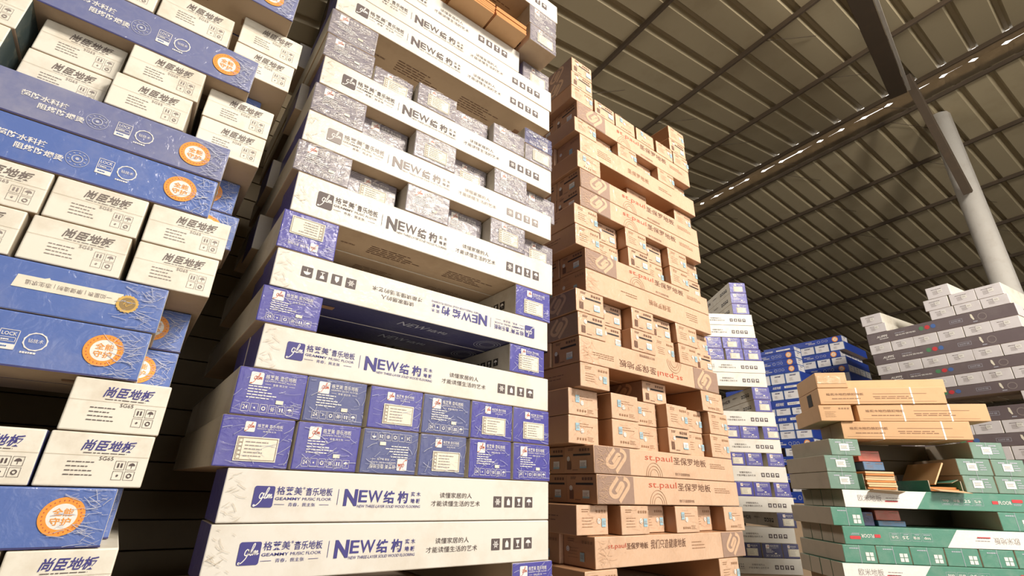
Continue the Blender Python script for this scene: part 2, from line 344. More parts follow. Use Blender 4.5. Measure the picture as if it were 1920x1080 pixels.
def D_green_end(v):
    d = Dec(.247, .12); m = 'ink_mist'
    if v == 0:
        d.lines(.05, .092, .07, 1, .01, .008, m, 1, 3); d.lines(.14, .092, .08, 1, .01, .008, m, 1, 4); d.lines(.16, .04, .05, 3, .016, .006, m, 1, 4)
    else:
        for i in range(2):
            for j in range(2): d.rect(.165+i*.032, .018+j*.030, .026, .025, 'ink_white', 1)
        d.lines(.05, .095, .1, 1, .01, .006, m, 1, 3)
    d.rect(.122, 0, .003, .12, m, 1); return d
def D_grey_long():
    d = Dec(1.33, .125); d.part('printed_logo')
    d.text('AUPPS', .10, .06, .026, .11, 'ink_white', 1, .02, .2); d.lines(.13, .042, .09, 1, .01, .008, 'ink_white', 1, 2); d.rect(.265, .04, .001, .05, 'ink_faint')
    d.lines(.29, .075, .14, 1, .01, .005, 'ink_mist', 1, 3); d.text('强化环保地板', .29, .045, .017, .2, 'ink_white', 1, .01)
    d.part('colour_dots')
    for i, c in enumerate(('ink_green', 'tagred', 'ink_blue')): d.disc(.545+i*.055, .068, .023, c, 1, 16)
    d.part('printed_badge'); d.frame(.80, .045, .11, .036, .002, 'ink_mist', 1); d.text('E0环保', .815, .055, .016, .08, 'ink_mist', 1, 0)
    d.part('printed_picture'); d.poly([(.98, .07), (.995, .04), (1.005, .045), (.995, .10), (.98, .105)], 'sticker', 1); d.ring(1.07, .06, .03, .036, 'ink_faint', 1, 16); d.lines(.99, .018, .05, 1, .01, .008, 'ink_mist', 1, 3)
    return d
def D_grey_end():
    d = Dec(.218, .115); d.lines(.05, .082, .10, 1, .012, .004, 'ink_grey', 1, 2); d.lines(.06, .035, .07, 4, .010, .003, 'ink_faint', 1, 5); d.part('edge_line'); d.rect(.0, .0, .0015, .115, 'ink_grey', 1); return d
def D_cob_long():
    d = Dec(1.1, .1); d.part('printed_slogan'); d.text('超防水科技', .62, .055, .016, .09, 'ink_white', 1, .02); d.text('阻燃防烟烫', .66, .032, .016, .09, 'ink_white', 1, .02)
    d.part('printed_badges'); d.ring(.80, .05, .017, .021, 'ink_mist', 1, 16); d.frame(.84, .035, .03, .035, .003, 'ink_mist', 1); d.ring(.90, .05, .014, .018, 'ink_mist', 1, 16); return d
def D_cob_alt():
    d = Dec(1.1, .08); d.text('尚臣地板', .70, .022, .034, .11, 'ink_white', 1, .015, .25); d.rect(.86, .025, .19, .028, 'ink_white', 1); d.lines(.88, .035, .15, 1, .01, .008, 'ink_faint', 2, 3); return d
def D_cob_end():
    d = Dec(.197, .12); d.part('blue_border'); d.frame(0, 0, .197, .12, .008, 'ink_blue', 1); d.part('printed_logo'); d.text('尚臣地板', .06, .08, .018, .08, 'ink_navy', 1, .02, .25); d.part('printed_notes'); d.lines(.05, .03, .06, 3, .012, .004, 'ink_faint', 1, 3); return d
def D_pile():
    d = Dec(.95, .14); d.text('格实木地热锁扣地板', .06, .075, .022, .29, 'ink_tan', 1, .01); d.lines(.10, .045, .24, 1, .01, .007, 'ink_tan', 1, 6)
    d.part('printed_notes'); d.rect(.42, .085, .40, .003, 'ink_tan', 1); d.lines(.42, .06, .38, 1, .012, .006, 'ink_tan', 1, 3); d.lines(.43, .045, .36, 1, .012, .006, 'ink_tan', 1, 9); d.part('printed_rule'); d.rect(.03, .02, .85, .0015, 'ink_tan', 1); return d
def D_crease(w, h, n, m, seed, edge):
    d = Dec(w, h); g = random.Random(seed)
    for i in range(n):
        if edge == 'all': x, y, a = g.uniform(0, w), g.uniform(0, h), g.uniform(-.5, .9)
        else: x = (w-abs(g.gauss(0, .26))*w) if edge == 'R' else abs(g.gauss(0, .26))*w; y = g.uniform(0, h); a = g.gauss(0, .5)
        L = g.uniform(.08, .3)*w; p = [(x, y)]
        for k in range(2): a += g.uniform(-.35, .35); x += L/2*math.cos(a)*(-1 if edge == 'R' else 1); y += L/2*math.sin(a); p.append((min(max(x, .001), w-.001), min(max(y, .001), h-.001)))
        d.stroke(p, g.uniform(.0004, .0013), m, 4)
    return d
DM = {}
def mk(k, d): DM[k] = (d.meshes(k), d.w, d.h)
mk('glm', D_glm_long('ink_purple', 'ink_purple', 'ink_grey')); mk('glmgrey', D_glm_long('ink_grey', 'ink_grey', 'ink_grey')); mk('glmfaint', D_glm_long('ink_faint', 'ink_faint', 'ink_faint'))
mk('info', D_glm_info()); mk('lab', D_glm_label()); mk('glmst', D_glm_sticker())
mk('sc', D_sc_end('ink_purple', 'ink_grey')); mk('scgrey', D_sc_end('ink_dim', 'ink_faint')); mk('blue', D_blue_long()); mk('orange', D_orange()); mk('banner', D_banner()); mk('seal', D_seal())
for i in range(3): mk('kl%d' % i, D_kraft_long(i)); mk('ke%d' % i, D_kraft_end(i))
mk('kst', D_stick(.024, .032)); mk('kst2', D_stick(.04, .032, 'mixed')); mk('kdisc', D_disc(.010)); mk('kside', D_kside()); mk('kside2', D_kside2()); mk('icons', D_icons())
for i in range(4):
    mk('crR%d' % i, D_crease(.12, .115, 60, 'ink_mist', i, 'R')); mk('crK%d' % i, D_crease(.18, .108, 46, 'sline', i+9, 'L')); mk('crW%d' % i, D_crease(.09, .12, 22, 'softseam', i+20, 'L')); mk('crA%d' % i, D_crease(.184, .12, 30, 'ink_mist', i+30, 'all')); mk('crF%d' % i, D_crease(.184, .12, 56, 'ink_film', i+50, 'all')); mk('crE%d' % i, D_crease(.18, .108, 22, 'sline', i+40, 'all'))
def crease(root, k, b, x=0.0):
    me, w, h = DM[k+str(rnd.randrange(4))]; link('film_creases', me[0][1], root, (-b[0]/2+x, -b[1]/2, .002), (0, 0, 0), (min(1, (b[0]-.004)/w), 1, min(1, (b[2]-.004)/h)))
mk('under', D_under()); mk('underdark', D_under(True)); mk('gl', D_green_long()); mk('ge0', D_green_end(0)); mk('ge1', D_green_end(1)); mk('gst', D_stick(.062, .046, 'w'))
mk('gyl', D_grey_long()); mk('gye', D_grey_end()); mk('gyst', D_stick(.045, .035, 'w')); mk('cl', D_cob_long()); mk('ca', D_cob_alt()); mk('ce', D_cob_end()); mk('pile', D_pile())

# ---------------------------------------------------------------- objects
def tag(o, label=None, cat=None, group=None, kind=None):
    if label: o['label'] = label
    if cat: o['category'] = cat
    if group: o['group'] = group
    if kind: o['kind'] = kind
    return o
def link(name, me, parent=None, loc=(0, 0, 0), rot=(0, 0, 0), scale=(1, 1, 1)):
    o = bpy.data.objects.new(name, me); C.objects.link(o)
    if parent: o.parent = parent
    o.location = loc; o.rotation_euler = rot; o.scale = scale; return o
_bx = {}
def box_mesh(dx, dy, dz, mats, bev=.004, jit=.0012):
    """bevelled box, base centre at the origin; mats = (front -y, back, left -x, right, top, bottom)"""
    bm = bmesh.new(); bmesh.ops.create_cube(bm, size=1)
    for v in bm.verts:
        v.co = Vector((v.co.x*dx+rnd.uniform(-jit, jit), v.co.y*dy, (v.co.z+.5)*dz))
    bmesh.ops.bevel(bm, geom=bm.edges[:], offset=bev, segments=2, affect='EDGES', profile=.6)
    me = bpy.data.meshes.new('box')
    slots = []
    for m in mats:
        if m not in slots: slots.append(m)
    bm.normal_update()
    for f in bm.faces:
        n = f.normal; a = [-n.y, n.y, -n.x, n.x, n.z, -n.z]
        f.material_index = slots.index(mats[a.index(max(a))]); f.smooth = max(a) < .98
    bm.to_mesh(me); bm.free()
    for m in slots: me.materials.append(M[m])
    return me
class Stack:
    def __init__(s, o, yaw, name, group, k=1.0): s.o = Vector((*o, 0)); s.yaw = R(yaw); s.name = name; s.group = group; s.k = k
    def at(s, u, w, z): return s.o+Vector((math.cos(s.yaw)*u-math.sin(s.yaw)*w, math.sin(s.yaw)*u+math.cos(s.yaw)*w, z))
def put(root, key, side, b, x, z, flip=False, name='printed_lettering', full=False):
    """fix a printed sheet to a side of box b=(dx,dy,dz); x,z = its corner on that face, or full = fitted to the face"""
    me, w, h = DM[key]; dx, dy, dz = b
    fw = {'F': dx, 'L': dy, 'R': dy, 'D': dx}[side]; fh = dy if side == 'D' else dz
    sx, sz = (fw/w, fh/h) if full else (1, 1)
    if full: x = z = 0
    if flip: x, z = fw-x, fh-z
    if side == 'F': loc = (-dx/2+x, -dy/2, z); rot = (0, math.pi if flip else 0, 0)
    elif side == 'L': loc = (-dx/2, dy/2-x, z); rot = (0, 0, -math.pi/2)
    elif side == 'R': loc = (dx/2, -dy/2+x, z); rot = (0, 0, math.pi/2)
    else: loc = (-dx/2+x, dy/2-z, 0); rot = (math.pi/2, 0, 0)
    if flip and side == 'L':
        rot = (math.pi, 0, math.pi/2); loc = (-dx/2, -dy/2+(fw-x), z)
    top = None
    for nm, m in me:
        if nm and nm[0] == '>': link(nm[1:], m, top)
        else: top = link(nm or name, m, root, loc, rot, (sx, 1, sz))
    return top
def carton(S, u0, u1, w0, w1, z0, z1, mats, label, jit=.5, name=None, cat='carton', bev=.004):
    name = name or {'white': 'white_carton', 'cream': 'white_carton', 'purple': 'purple_carton', 'indigo': 'purple_carton', 'filmed': 'purple_carton', 'navy': 'purple_carton', 'cobalt': 'blue_carton', 'whitecell': 'white_carton', 'blue': 'blue_carton', 'hazyblue': 'blue_carton', 'green': 'green_carton', 'dustgreen': 'green_carton', 'greyband': 'grey_carton', 'greyend': 'grey_carton'}.get(mats[0], 'kraft_carton')
    if S.k != 1: u0, u1, w0, w1, z0, z1 = u0*S.k, u1*S.k, w0*S.k, w1*S.k, (1.5+(z0-1.5)*S.k if z0 else 0), 1.5+(z1-1.5)*S.k
    g = .0012; b = (u1-u0-2*g, w1-w0-2*g, z1-z0)
    root = bpy.data.objects.new(name, None); C.objects.link(root); root.empty_display_size = .05
    root.location = S.at((u0+u1)/2, (w0+w1)/2, z0); root.rotation_euler = (0, 0, S.yaw+R(rnd.uniform(-jit, jit))*(.25 if b[0] > .6 or b[1] > .6 else 1))
    tag(root, label, cat, S.group)
    link('carton_body', box_mesh(*b, mats, bev), root)
    return root, b
ORD = 'first second third fourth fifth sixth seventh eighth ninth tenth eleventh twelfth thirteenth fourteenth'.split()

# ------- purple and white stack
GL = Stack((0, 1.5), 0, 'purple stack', 'cartons of the purple stack')
G2 = Stack((5.21, 2.423), -36, 'slim purple stack', 'cartons of the slim purple stack')
def glm_long(S, n, u0, u1, z0, z1, ink='glm', flip=False, w0=0, depth=1, under='tan', off=0, only=None):
    for k in range(depth):
        du = 0 if k == 0 else rnd.uniform(-.05, .02)
        lab = f'long white carton, {n}, {S.name}' if k == 0 else f'long white carton set back behind {n}, {S.name}' if k == 1 else f'deepest long white carton behind {n}, {S.name}'
        r, b = carton(S, u0+du, u1+du, w0+k*.193, w0+k*.193+.191, z0, z1, ('white', 'white', 'purple', 'purple', 'white', under), lab)
        if k == 0:
            put(r, ink, 'F', b, 0, 0, flip, full=True)
            if S is GL: crease(r, 'crW', b, .002)
        if depth > 1: put(r, 'underdark' if under == 'navy' else 'under', 'D', b, 0, 0, name='underside_print', full=True)
def glm_end(S, what, u0, u1, z0, z1, body='purple', kind='lab', w0=0, flip=False, side=False, L=1.08):
    feat = 'with pale sticker' if kind == 'lab' else 'with printed notes'
    if flip: feat = 'printed upside down'
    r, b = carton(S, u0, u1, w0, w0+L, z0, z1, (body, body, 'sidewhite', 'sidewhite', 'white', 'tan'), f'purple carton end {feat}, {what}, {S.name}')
    put(r, kind, 'F', b, 0, 0, flip, full=True)
    if kind == 'lab':
        if flip: put(r, 'glmst', 'F', b, .045, .016, True, 'label_sticker')
        else: put(r, 'glmst', 'F', b, .047+rnd.uniform(-.004, .004), .016, False, 'label_sticker')
    if S is GL: crease(r, 'crF' if body == 'filmed' else 'crA', b, .001)
    if side: put(r, 'icons', 'L', b, 0, 0, False, 'side_print', True)
def glm_row(S, tier, z0, z1, items, **kw):
    for i, it in enumerate(items):
        u0, u1, body, kind = it[:4]; w0 = it[4] if len(it) > 4 else 0; fl = len(it) > 5 and it[5] == 'flip'; sd = len(it) > 5 and it[5] == 'side'
        nm = it[6] if len(it) > 6 else f'{ORD[i]} of {tier}'
        glm_end(S, nm, u0, u1, z0, z1, body, kind, w0, fl, sd)
P_, I_, F_, N_ = 'purple', 'indigo', 'filmed', 'navy'
glm_end(GL, 'under the lowest long carton', 1.155, 1.34, 1.145, 1.268, P_, 'info')
glm_long(GL, 'lowest', .215, 1.32, 1.27, 1.40)
glm_long(GL, 'second from bottom', .222, 1.32, 1.402, 1.532)
glm_row(GL, 'lowest tier', 1.534, 1.664, [(.181, .368, P_, 'lab'), (.374, .561, P_, 'info'), (.569, .757, I_, 'info', 0, 'flip'), (.762, .942, I_, 'lab'), (.952, 1.138, P_, 'info'), (1.147, 1.327, P_, 'info')])
glm_row(GL, 'second tier', 1.666, 1.795, [(.191, .376, P_, 'info'), (.379, .562, I_, 'info'), (.57, .756, P_, 'lab'), (.76, .948, I_, 'info'), (.955, 1.139, P_, 'lab'), (1.142, 1.323, P_, 'lab')])
glm_long(GL, 'third from bottom', .226, 1.318, 1.797, 1.927, depth=2)
glm_end(GL, 'at dark gap on third long carton', .199, .377, 1.929, 2.042, P_, 'info')
glm_end(GL, 'by the kraft stack on third long carton', 1.115, 1.296, 1.929, 2.042, P_, 'lab', 0, False, True)
glm_long(GL, 'fourth from bottom, printed upside down', .215, 1.315, 2.044, 2.17, flip=True, depth=2, under='navy')
glm_end(GL, 'turned over by the dark gap', .206, .386, 2.172, 2.306, P_, 'lab', 0, True)
glm_end(GL, 'by kraft stack on the upside down carton', 1.137, 1.33, 2.172, 2.306, P_, 'lab', 0, False, True)
glm_long(GL, 'fifth from bottom', .22, 1.345, 2.308, 2.455, 'glmgrey', depth=3)
glm_row(GL, 'fifth tier', 2.457, 2.578, [(.2, .39, F_, 'info'), (.396, .588, F_, 'lab', .06), (.603, .792, F_, 'info'), (.80, .988, F_, 'info', .06), (.992, 1.183, F_, 'lab'), (1.2, 1.395, F_, 'lab', .055)])
glm_long(GL, 'sixth from bottom', .207, 1.338, 2.58, 2.71, 'glmfaint', depth=3)
glm_row(GL, 'sixth tier', 2.712, 2.838, [(.21, .404, F_, 'info'), (.41, .604, F_, 'info', .06), (.609, .802, F_, 'lab'), (.806, .996, F_, 'lab', .06), (1.0, 1.187, F_, 'info'), (1.2, 1.405, F_, 'info', .05)])
glm_long(GL, 'seventh from bottom', .217, 1.341, 2.84, 2.97, 'glmgrey', depth=3)
glm_row(GL, 'seventh tier', 2.972, 3.085, [(.207, .4, F_, 'info'), (.412, .588, F_, 'lab', .035), (.593, .783, F_, 'lab'), (.795, .977, F_, 'info', .04), (.982, 1.167, F_, 'info')])
glm_end(GL, 'low in shallow pair by kraft stack', 1.17, 1.345, 2.972, 3.065, F_, 'lab')
glm_end(GL, 'high in shallow pair by kraft', 1.165, 1.345, 3.067, 3.16, N_, 'info', 0, True)
glm_end(GL, 'topmost at gap under eighth carton', .203, .395, 3.087, 3.215, F_, 'info')
glm_long(GL, 'eighth from bottom', .212, 1.33, 3.217, 3.35, 'glmgrey', depth=3)
glm_long(GL, 'ninth from bottom', .212, 1.34, 3.352, 3.482, 'glmgrey')
glm_end(GL, 'beside the tenth long carton', 1.158, 1.34, 3.484, 3.613, F_, 'lab', .02)
glm_long(GL, 'tenth from bottom under the bare planks', .02, 1.12, 3.484, 3.625, 'glmgrey')
glm_end(GL, 'jutting low beside bare planks', 1.108, 1.288, 3.627, 3.745, F_, 'lab', -.1, False, True)
glm_end(GL, 'jutting high beside bare planks', 1.10, 1.288, 3.747, 3.878, F_, 'info', -.1, False, True)
glm_long(GL, 'topmost above the bare planks', .2, 1.30, 3.88, 4.01, 'glmgrey', w0=-.1, depth=3)

# bare planks lying on the tenth carton, jutting forward
PL = Stack((0, 1.5), 0, 'x', 'bare planks on the purple stack')
for s, (u0, u1) in enumerate(((.682, .888), (.893, 1.083))):
    for k in range(5):
        r, b = carton(PL, u0+rnd.uniform(-.003, .003), u1+rnd.uniform(-.003, .003), -.1+rnd.uniform(-.004, .004), .75, 3.627+k*.0125, 3.6385+k*.0125,
                      ('woodedge', 'woodedge', 'woodedge', 'woodedge', 'woodface', 'woodface'), f'bare orange plank, {ORD[k]} from bottom, pile {"beside purple carton ends" if s else "further from the carton ends"}', .3, 'wooden_plank', 'plank', .0012)

# ------- kraft stack
KR = Stack((0, 1.5), 0, 'kraft stack', 'cartons of the kraft stack')
def k_long(n, u0, u1, z0, z1, v=0, flip=False, depth=2, body='kraftfilm'):
    for k in range(depth):
        du = 0 if k == 0 else rnd.uniform(-.03, .02)
        lab = f'long kraft carton, {n}, kraft stack' if k == 0 else f'long kraft carton behind {n}, kraft stack' if k == 1 else f'deepest long kraft carton behind {n}, kraft stack'
        r, b = carton(KR, u0+du, u1+du, k*.187, k*.187+.185, z0, z1, (body, 'kraft', 'kraft', 'kraft', 'kraft', 'kraft'), lab)
        if k == 0: put(r, 'kl%d' % v, 'F', b, 0, 0, flip, full=True); crease(r, 'crK', b, .002)
        if k < 2:
            put(r, 'ke2' if v == 0 else 'ke0', 'L', b, 0, 0, False, 'end_print', True)
            put(r, 'kdisc', 'L', b, .02, .05, False, 'round_seal'); put(r, 'kst2' if v == 0 else 'kst', 'L', b, .10, .02, False, 'label_sticker')
def k_row(tier, z0, z1, items, body='kraftfilm'):
    for i, it in enumerate(items):
        u0, u1 = it[:2]; v = it[2]; w0 = it[3] if len(it) > 3 else 0; side = it[4] if len(it) > 4 else None
        r, b = carton(KR, u0, u1, w0, w0+1.06, z0, z1, (body, 'kraft', 'kraft', 'kraft', 'kraft', 'kraft'), f'kraft carton end, {ORD[i]} from the purple stack, {tier}, kraft stack', 1.2)
        put(r, 'ke%d' % (v % 3), 'F', b, 0, 0, full=True)
        if v % 3 == 0: put(r, 'kdisc', 'F', b, .115, .042, False, 'round_seal'); put(r, 'kst', 'F', b, .142, .03, False, 'label_sticker')
        elif v % 3 == 1: put(r, 'kdisc', 'F', b, .07, .045, False, 'round_seal'); put(r, 'kst', 'F', b, .04, .055, False, 'label_sticker')
        else: put(r, 'kst2', 'F', b, .115, .022, False, 'label_sticker'); put(r, 'kdisc', 'F', b, .035, .06, False, 'round_seal')
        crease(r, 'crE', b, .001)
        if side: put(r, side, 'L', b, 0, 0, False, 'side_print', True)
k_row('lowest tier', 1.11, 1.222, [(1.5, 1.685, 0, 0, 'kside2'), (2.41, 2.58, 0)])
k_long('lowest', 1.562, 2.66, 1.224, 1.338, 1)
k_row('second tier', 1.34, 1.452, [(1.505, 1.69, 0, .04, 'kside2'), (1.72, 1.903, 0), (1.912, 2.09, 0, .06), (2.1, 2.282, 1), (2.295, 2.48, 0, .06), (2.508, 2.69, 1)])
k_long('second from bottom', 1.585, 2.665, 1.456, 1.572, 0)
k_long('third from bottom', 1.571, 2.65, 1.574, 1.688, 0)
k_row('third tier', 1.69, 1.808, [(1.478, 1.662, 1, .05), (1.698, 1.883, 1), (1.915, 2.095, 1, .06), (2.1, 2.28, 2), (2.29, 2.455, 0, .04), (2.468, 2.65, 0)])
k_row('fourth tier', 1.81, 1.925, [(1.478, 1.662, 1, .05), (1.698, 1.887, 1), (1.915, 2.095, 1, .06), (2.104, 2.28, 0), (2.29, 2.46, 0, .04), (2.472, 2.655, 0)])
k_row('fifth tier', 1.927, 2.035, [(1.507, 1.696, 0, 0, 'kside2'), (2.0, 2.195, 2, .06, 'kside'), (2.43, 2.635, 1, 0)])
k_long('fourth from bottom, printed upside down', 1.503, 2.615, 2.037, 2.158, 0, True, 3)
k_row('sixth tier', 2.16, 2.272, [(1.5, 1.682, 2, 0, 'kside'), (1.70, 1.865, 2, .06), (1.87, 2.057, 2), (2.075, 2.25, 0, .02), (2.262, 2.43, 0), (2.46, 2.63, 2, .03)])
k_row('seventh tier', 2.274, 2.388, [(1.492, 1.68, 2, 0, 'kside'), (1.70, 1.875, 2, .06), (1.882, 2.062, 2), (2.08, 2.25, 2, .03), (2.258, 2.455, 0), (2.47, 2.64, 0, .05)])
k_long('fifth from bottom', 1.558, 2.618, 2.39, 2.512, 2, True)
k_long('sixth from bottom', 1.559, 2.62, 2.514, 2.622, 0)
k_row('eighth tier', 2.624, 2.74, [(1.493, 1.67, 0, 0, 'kside2'), (1.70, 1.882, 0, .06), (1.89, 2.075, 2), (2.09, 2.255, 0, .045), (2.264, 2.44, 0), (2.46, 2.64, 2, .05)])
k_row('ninth tier', 2.742, 2.858, [(1.492, 1.664, 0, 0, 'kside2'), (1.70, 1.875, 2, .06), (1.88, 2.06, 0), (2.08, 2.25, 2, .045), (2.26, 2.445, 0), (2.46, 2.63, 0, .05)])
k_long('seventh from bottom', 1.538, 2.607, 2.86, 2.975, 0)
k_long('eighth from bottom', 1.543, 2.608, 2.977, 3.095, 0, False, 3)
k_row('tenth tier', 3.097, 3.205, [(1.523, 1.702, 1, 0), (2.0, 2.185, 0, .065), (2.42, 2.6, 0, .03)])
k_long('ninth from bottom', 1.548, 2.618, 3.207, 3.328, 2)
k_row('eleventh tier', 3.33, 3.428, [(1.508, 1.682, 0), (1.70, 1.86, 0, .05), (1.867, 2.038, 0), (2.06, 2.235, 0, .05), (2.241, 2.41, 0), (2.43, 2.6, 0, .05)])
k_long('tenth from bottom', 1.533, 2.6, 3.43, 3.55, 0)
k_row('twelfth tier', 3.552, 3.65, [(1.495, 1.67, 0), (1.68, 1.853, 2), (1.86, 2.04, 1), (2.06, 2.232, 1), (2.255, 2.43, 0), (2.44, 2.605, 0)])
k_row('thirteenth tier', 3.652, 3.758, [(1.497, 1.667, 2, 0, 'kside'), (2.412, 2.592, 2)])
k_row('topmost tier', 3.76, 3.866, [(1.503, 1.669, 2, 0, 'kside'), (2.42, 2.598, 0)])

# ------- navy and white stack at the edge of the frame
LS = Stack((0, 1.5), 0, 'navy stack', 'cartons of the navy stack')
def b_long(n, u1, z0, z1, kind='blue', body='blue', depth=2, du=.05):
    for k in range(depth):
        x = u1+(du if k else 0); lab = f'long blue carton, {n}, navy stack' if k == 0 else f'long blue carton tucked behind {n}, navy stack'
        r, b = carton(LS, x-1.09, x, k*.195, k*.195+.193, z0, z1, (body if k == 0 else 'blue', 'blue', 'white', 'cream', 'blue', 'tan'), lab, .3)
        if kind == 'blue' or k:
            put(r, 'blue', 'F', b, 0, 0, full=True); put(r, 'orange', 'F', b, b[0]-.122, (z1-z0)/2-.038, False, 'round_emblem')
        else:
            put(r, 'banner', 'F', b, b[0]-.288, .05, False, 'paper_banner'); put(r, 'seal', 'F', b, b[0]-.10, .036, False, 'gold_seal')
        crease(r, 'crR', b, b[0]-.123)
        if depth > 1 and k == 0: put(r, 'under', 'D', b, 0, 0, False, 'underside_print', True)
def s_row(tier, z0, z1, items):
    for i, it in enumerate(items):
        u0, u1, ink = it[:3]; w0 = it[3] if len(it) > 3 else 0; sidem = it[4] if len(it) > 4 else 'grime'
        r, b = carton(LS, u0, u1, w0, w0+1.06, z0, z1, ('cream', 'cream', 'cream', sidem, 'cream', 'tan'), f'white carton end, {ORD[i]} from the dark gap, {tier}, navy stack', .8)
        put(r, ink, 'F', b, 0, 0, full=True)
s_row('lowest tier', 1.238, 1.356, [(-.14, .048, 'sc'), (-.335, -.147, 'sc')])
b_long('lowest', .012, 1.358, 1.477, du=.012)
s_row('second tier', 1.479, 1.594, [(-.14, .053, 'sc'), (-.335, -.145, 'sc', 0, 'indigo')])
s_row('third tier', 1.596, 1.715, [(-.135, .056, 'sc')])
b_long('second from bottom', -.018, 1.718, 1.84, du=.075)
b_long('third from bottom with pale banner', -.012, 1.842, 1.962, 'banner', 'blue', du=.07)
s_row('fourth tier', 1.964, 2.078, [(-.112, .078, 'scgrey'), (-.318, -.122, 'scgrey'), (-.52, -.325, 'scgrey')])
s_row('fifth tier', 2.08, 2.193, [(-.107, .085, 'scgrey'), (-.307, -.117, 'scgrey'), (-.51, -.313, 'scgrey')])
b_long('fourth from bottom', .02, 2.195, 2.318, du=.09)
b_long('fifth from bottom', .026, 2.32, 2.44, body='hazyblue', du=.06)
s_row('sixth tier', 2.442, 2.554, [(-.076, .112, 'scgrey', .05), (-.288, -.1, 'scgrey'), (-.48, -.30, 'scgrey', .05), (-.70, -.503, 'scgrey', 0, 'marbled')])
s_row('seventh tier', 2.556, 2.666, [(-.076, .117, 'scgrey', .05), (-.28, -.094, 'scgrey'), (-.475, -.29, 'scgrey', .05), (-.69, -.498, 'scgrey', 0, 'marbled')])
b_long('sixth from bottom', .028, 2.668, 2.80, body='hazyblue', du=.05)
s_row('eighth tier', 2.802, 2.918, [(-.053, .143, 'scgrey', .08), (-.262, -.068, 'scgrey'), (-.46, -.268, 'scgrey')])
s_row('ninth tier', 2.92, 3.04, [(-.053, .147, 'scgrey', .08), (-.8, -.6, 'scgrey', .02)])
b_long('topmost', .09, 3.042, 3.165, body='hazyblue', du=.0)

# ------- slim purple stack behind the kraft stack
def g2_end(what, u0, u1, z0, z1, kind, body=P_): glm_end(G2, what, u0, u1, z0, z1, body, kind, 0, False, 'top three' in what or 'hole' in what)
def g2_long(n, u1, z0, z1): glm_long(G2, n, u1-1.1, u1, z0, z1, 'glmgrey')
g2_long('lowest', .014, .856, .986)
for i, (a, c, k) in enumerate(((-.53, -.345, 'lab'), (-.334, -.15, 'info'), (-.144, .01, 'lab'))): g2_end(f'{ORD[i]} of lowest tier', a, c, .988, 1.11, k, N_)
g2_long('second from bottom', 0, 1.112, 1.242)
g2_end('single beside a dark hole', -.147, .03, 1.244, 1.372, 'lab', N_)
g2_end('across dark hole', -1.05, -.86, 1.244, 1.372, 'info', N_)
g2_long('third from bottom', .042, 1.374, 1.508)
for i, (a, c, k) in enumerate(((-.51, -.333, 'lab'), (-.329, -.16, 'info'), (-.131, .03, 'info'))): g2_end(f'{ORD[i]} of third tier', a, c, 1.51, 1.64, k)
g2_long('fourth from bottom', .022, 1.642, 1.785)
for i, (a, c, k) in enumerate(((-.55, -.37, 'lab'), (-.366, -.197, 'info'), (-.152, .016, 'info'))): g2_end(f'{ORD[i]} of fourth tier', a, c, 1.787, 1.91, k)
g2_long('fifth from bottom', .013, 1.912, 2.042)
for i, (a, c, k) in enumerate(((-.57, -.385, 'lab'), (-.381, -.189, 'info'), (-.148, .01, 'lab'))): g2_end(f'{ORD[i]} of fifth tier', a, c, 2.044, 2.168, k)
g2_long('sixth from bottom', .005, 2.17, 2.314)
g2_end('low beside open hole', -.19, -.013, 2.316, 2.44, 'lab'); g2_end('high beside open hole', -.194, -.008, 2.442, 2.568, 'info')
g2_end('low across the open hole', -1.09, -.9, 2.316, 2.44, 'lab'); g2_end('high across the open hole', -1.09, -.9, 2.442, 2.568, 'info')
g2_long('seventh from bottom', -.018, 2.57, 2.716); g2_long('eighth from bottom', -.012, 2.718, 2.85)
for i, (a, c, k) in enumerate(((-.62, -.43, 'info'), (-.412, -.22, 'lab'), (-.214, -.027, 'lab'))): g2_end(f'{ORD[i]} of seventh tier', a, c, 2.852, 2.978, k)
for i, (a, c, k) in enumerate(((-.62, -.44, 'info'), (-.43, -.226, 'lab'), (-.224, -.04, 'info'))): g2_end(f'{ORD[i]} of eighth tier', a, c, 2.98, 3.105, k)
g2_long('ninth from bottom', -.054, 3.107, 3.245); g2_long('topmost', -.057, 3.247, 3.376)
for i, k in enumerate(('lab', 'info', 'lab')): g2_end(f'{ORD[i]} up in top three', -.266+.002*i, -.076, 3.378+i*.128, 3.504+i*.128, k)

# ------- cobalt stacks
CB = Stack((6.96, 3.228), -90, 'cobalt stack', 'cartons of the cobalt stack')
CR = Stack((7.6, 3.228), -90, 'rear cobalt stack', 'cartons of the rear cobalt stack')
def c_long(S, n, u1, z0, z1, kind='cl', deep=1, L=1.1):
    for k in range(deep):
        r, b = carton(S, u1-L, u1, k*.2, k*.2+.198, z0, z1, ('cobalt', 'cobalt', 'whitecell', 'whitecell', 'cobalt', 'tan'), f'long cobalt carton, {n}, {S.name}' if k == 0 else f'white end of cobalt carton, {ORD[k]} back, {n}, {S.name}', .3)
        if k == 0:
            put(r, kind, 'F', b, 0, 0, full=True)
            if kind == 'cl': put(r, 'orange', 'F', b, b[0]-.125, (z1-z0)/2-.04, False, 'round_emblem')
        put(r, 'ce', 'R', b, 0, 0, False, 'end_print', True)
def c_row(S, tier, z0, z1, items):
    for i, (a, c) in enumerate(items):
        r, b = carton(S, a, c, 0, .6 if S is CB else .8, z0, z1, ('whitecell', 'cobalt', 'cobalt', 'cobalt', 'cobalt', 'tan'), f'white-fronted carton end, {ORD[i]} from slim purple stack, {tier}, {S.name}', .6)
        put(r, 'ce', 'F', b, 0, 0, full=True)
w4 = [(-.18, .018), (.02, .22), (.224, .428)]
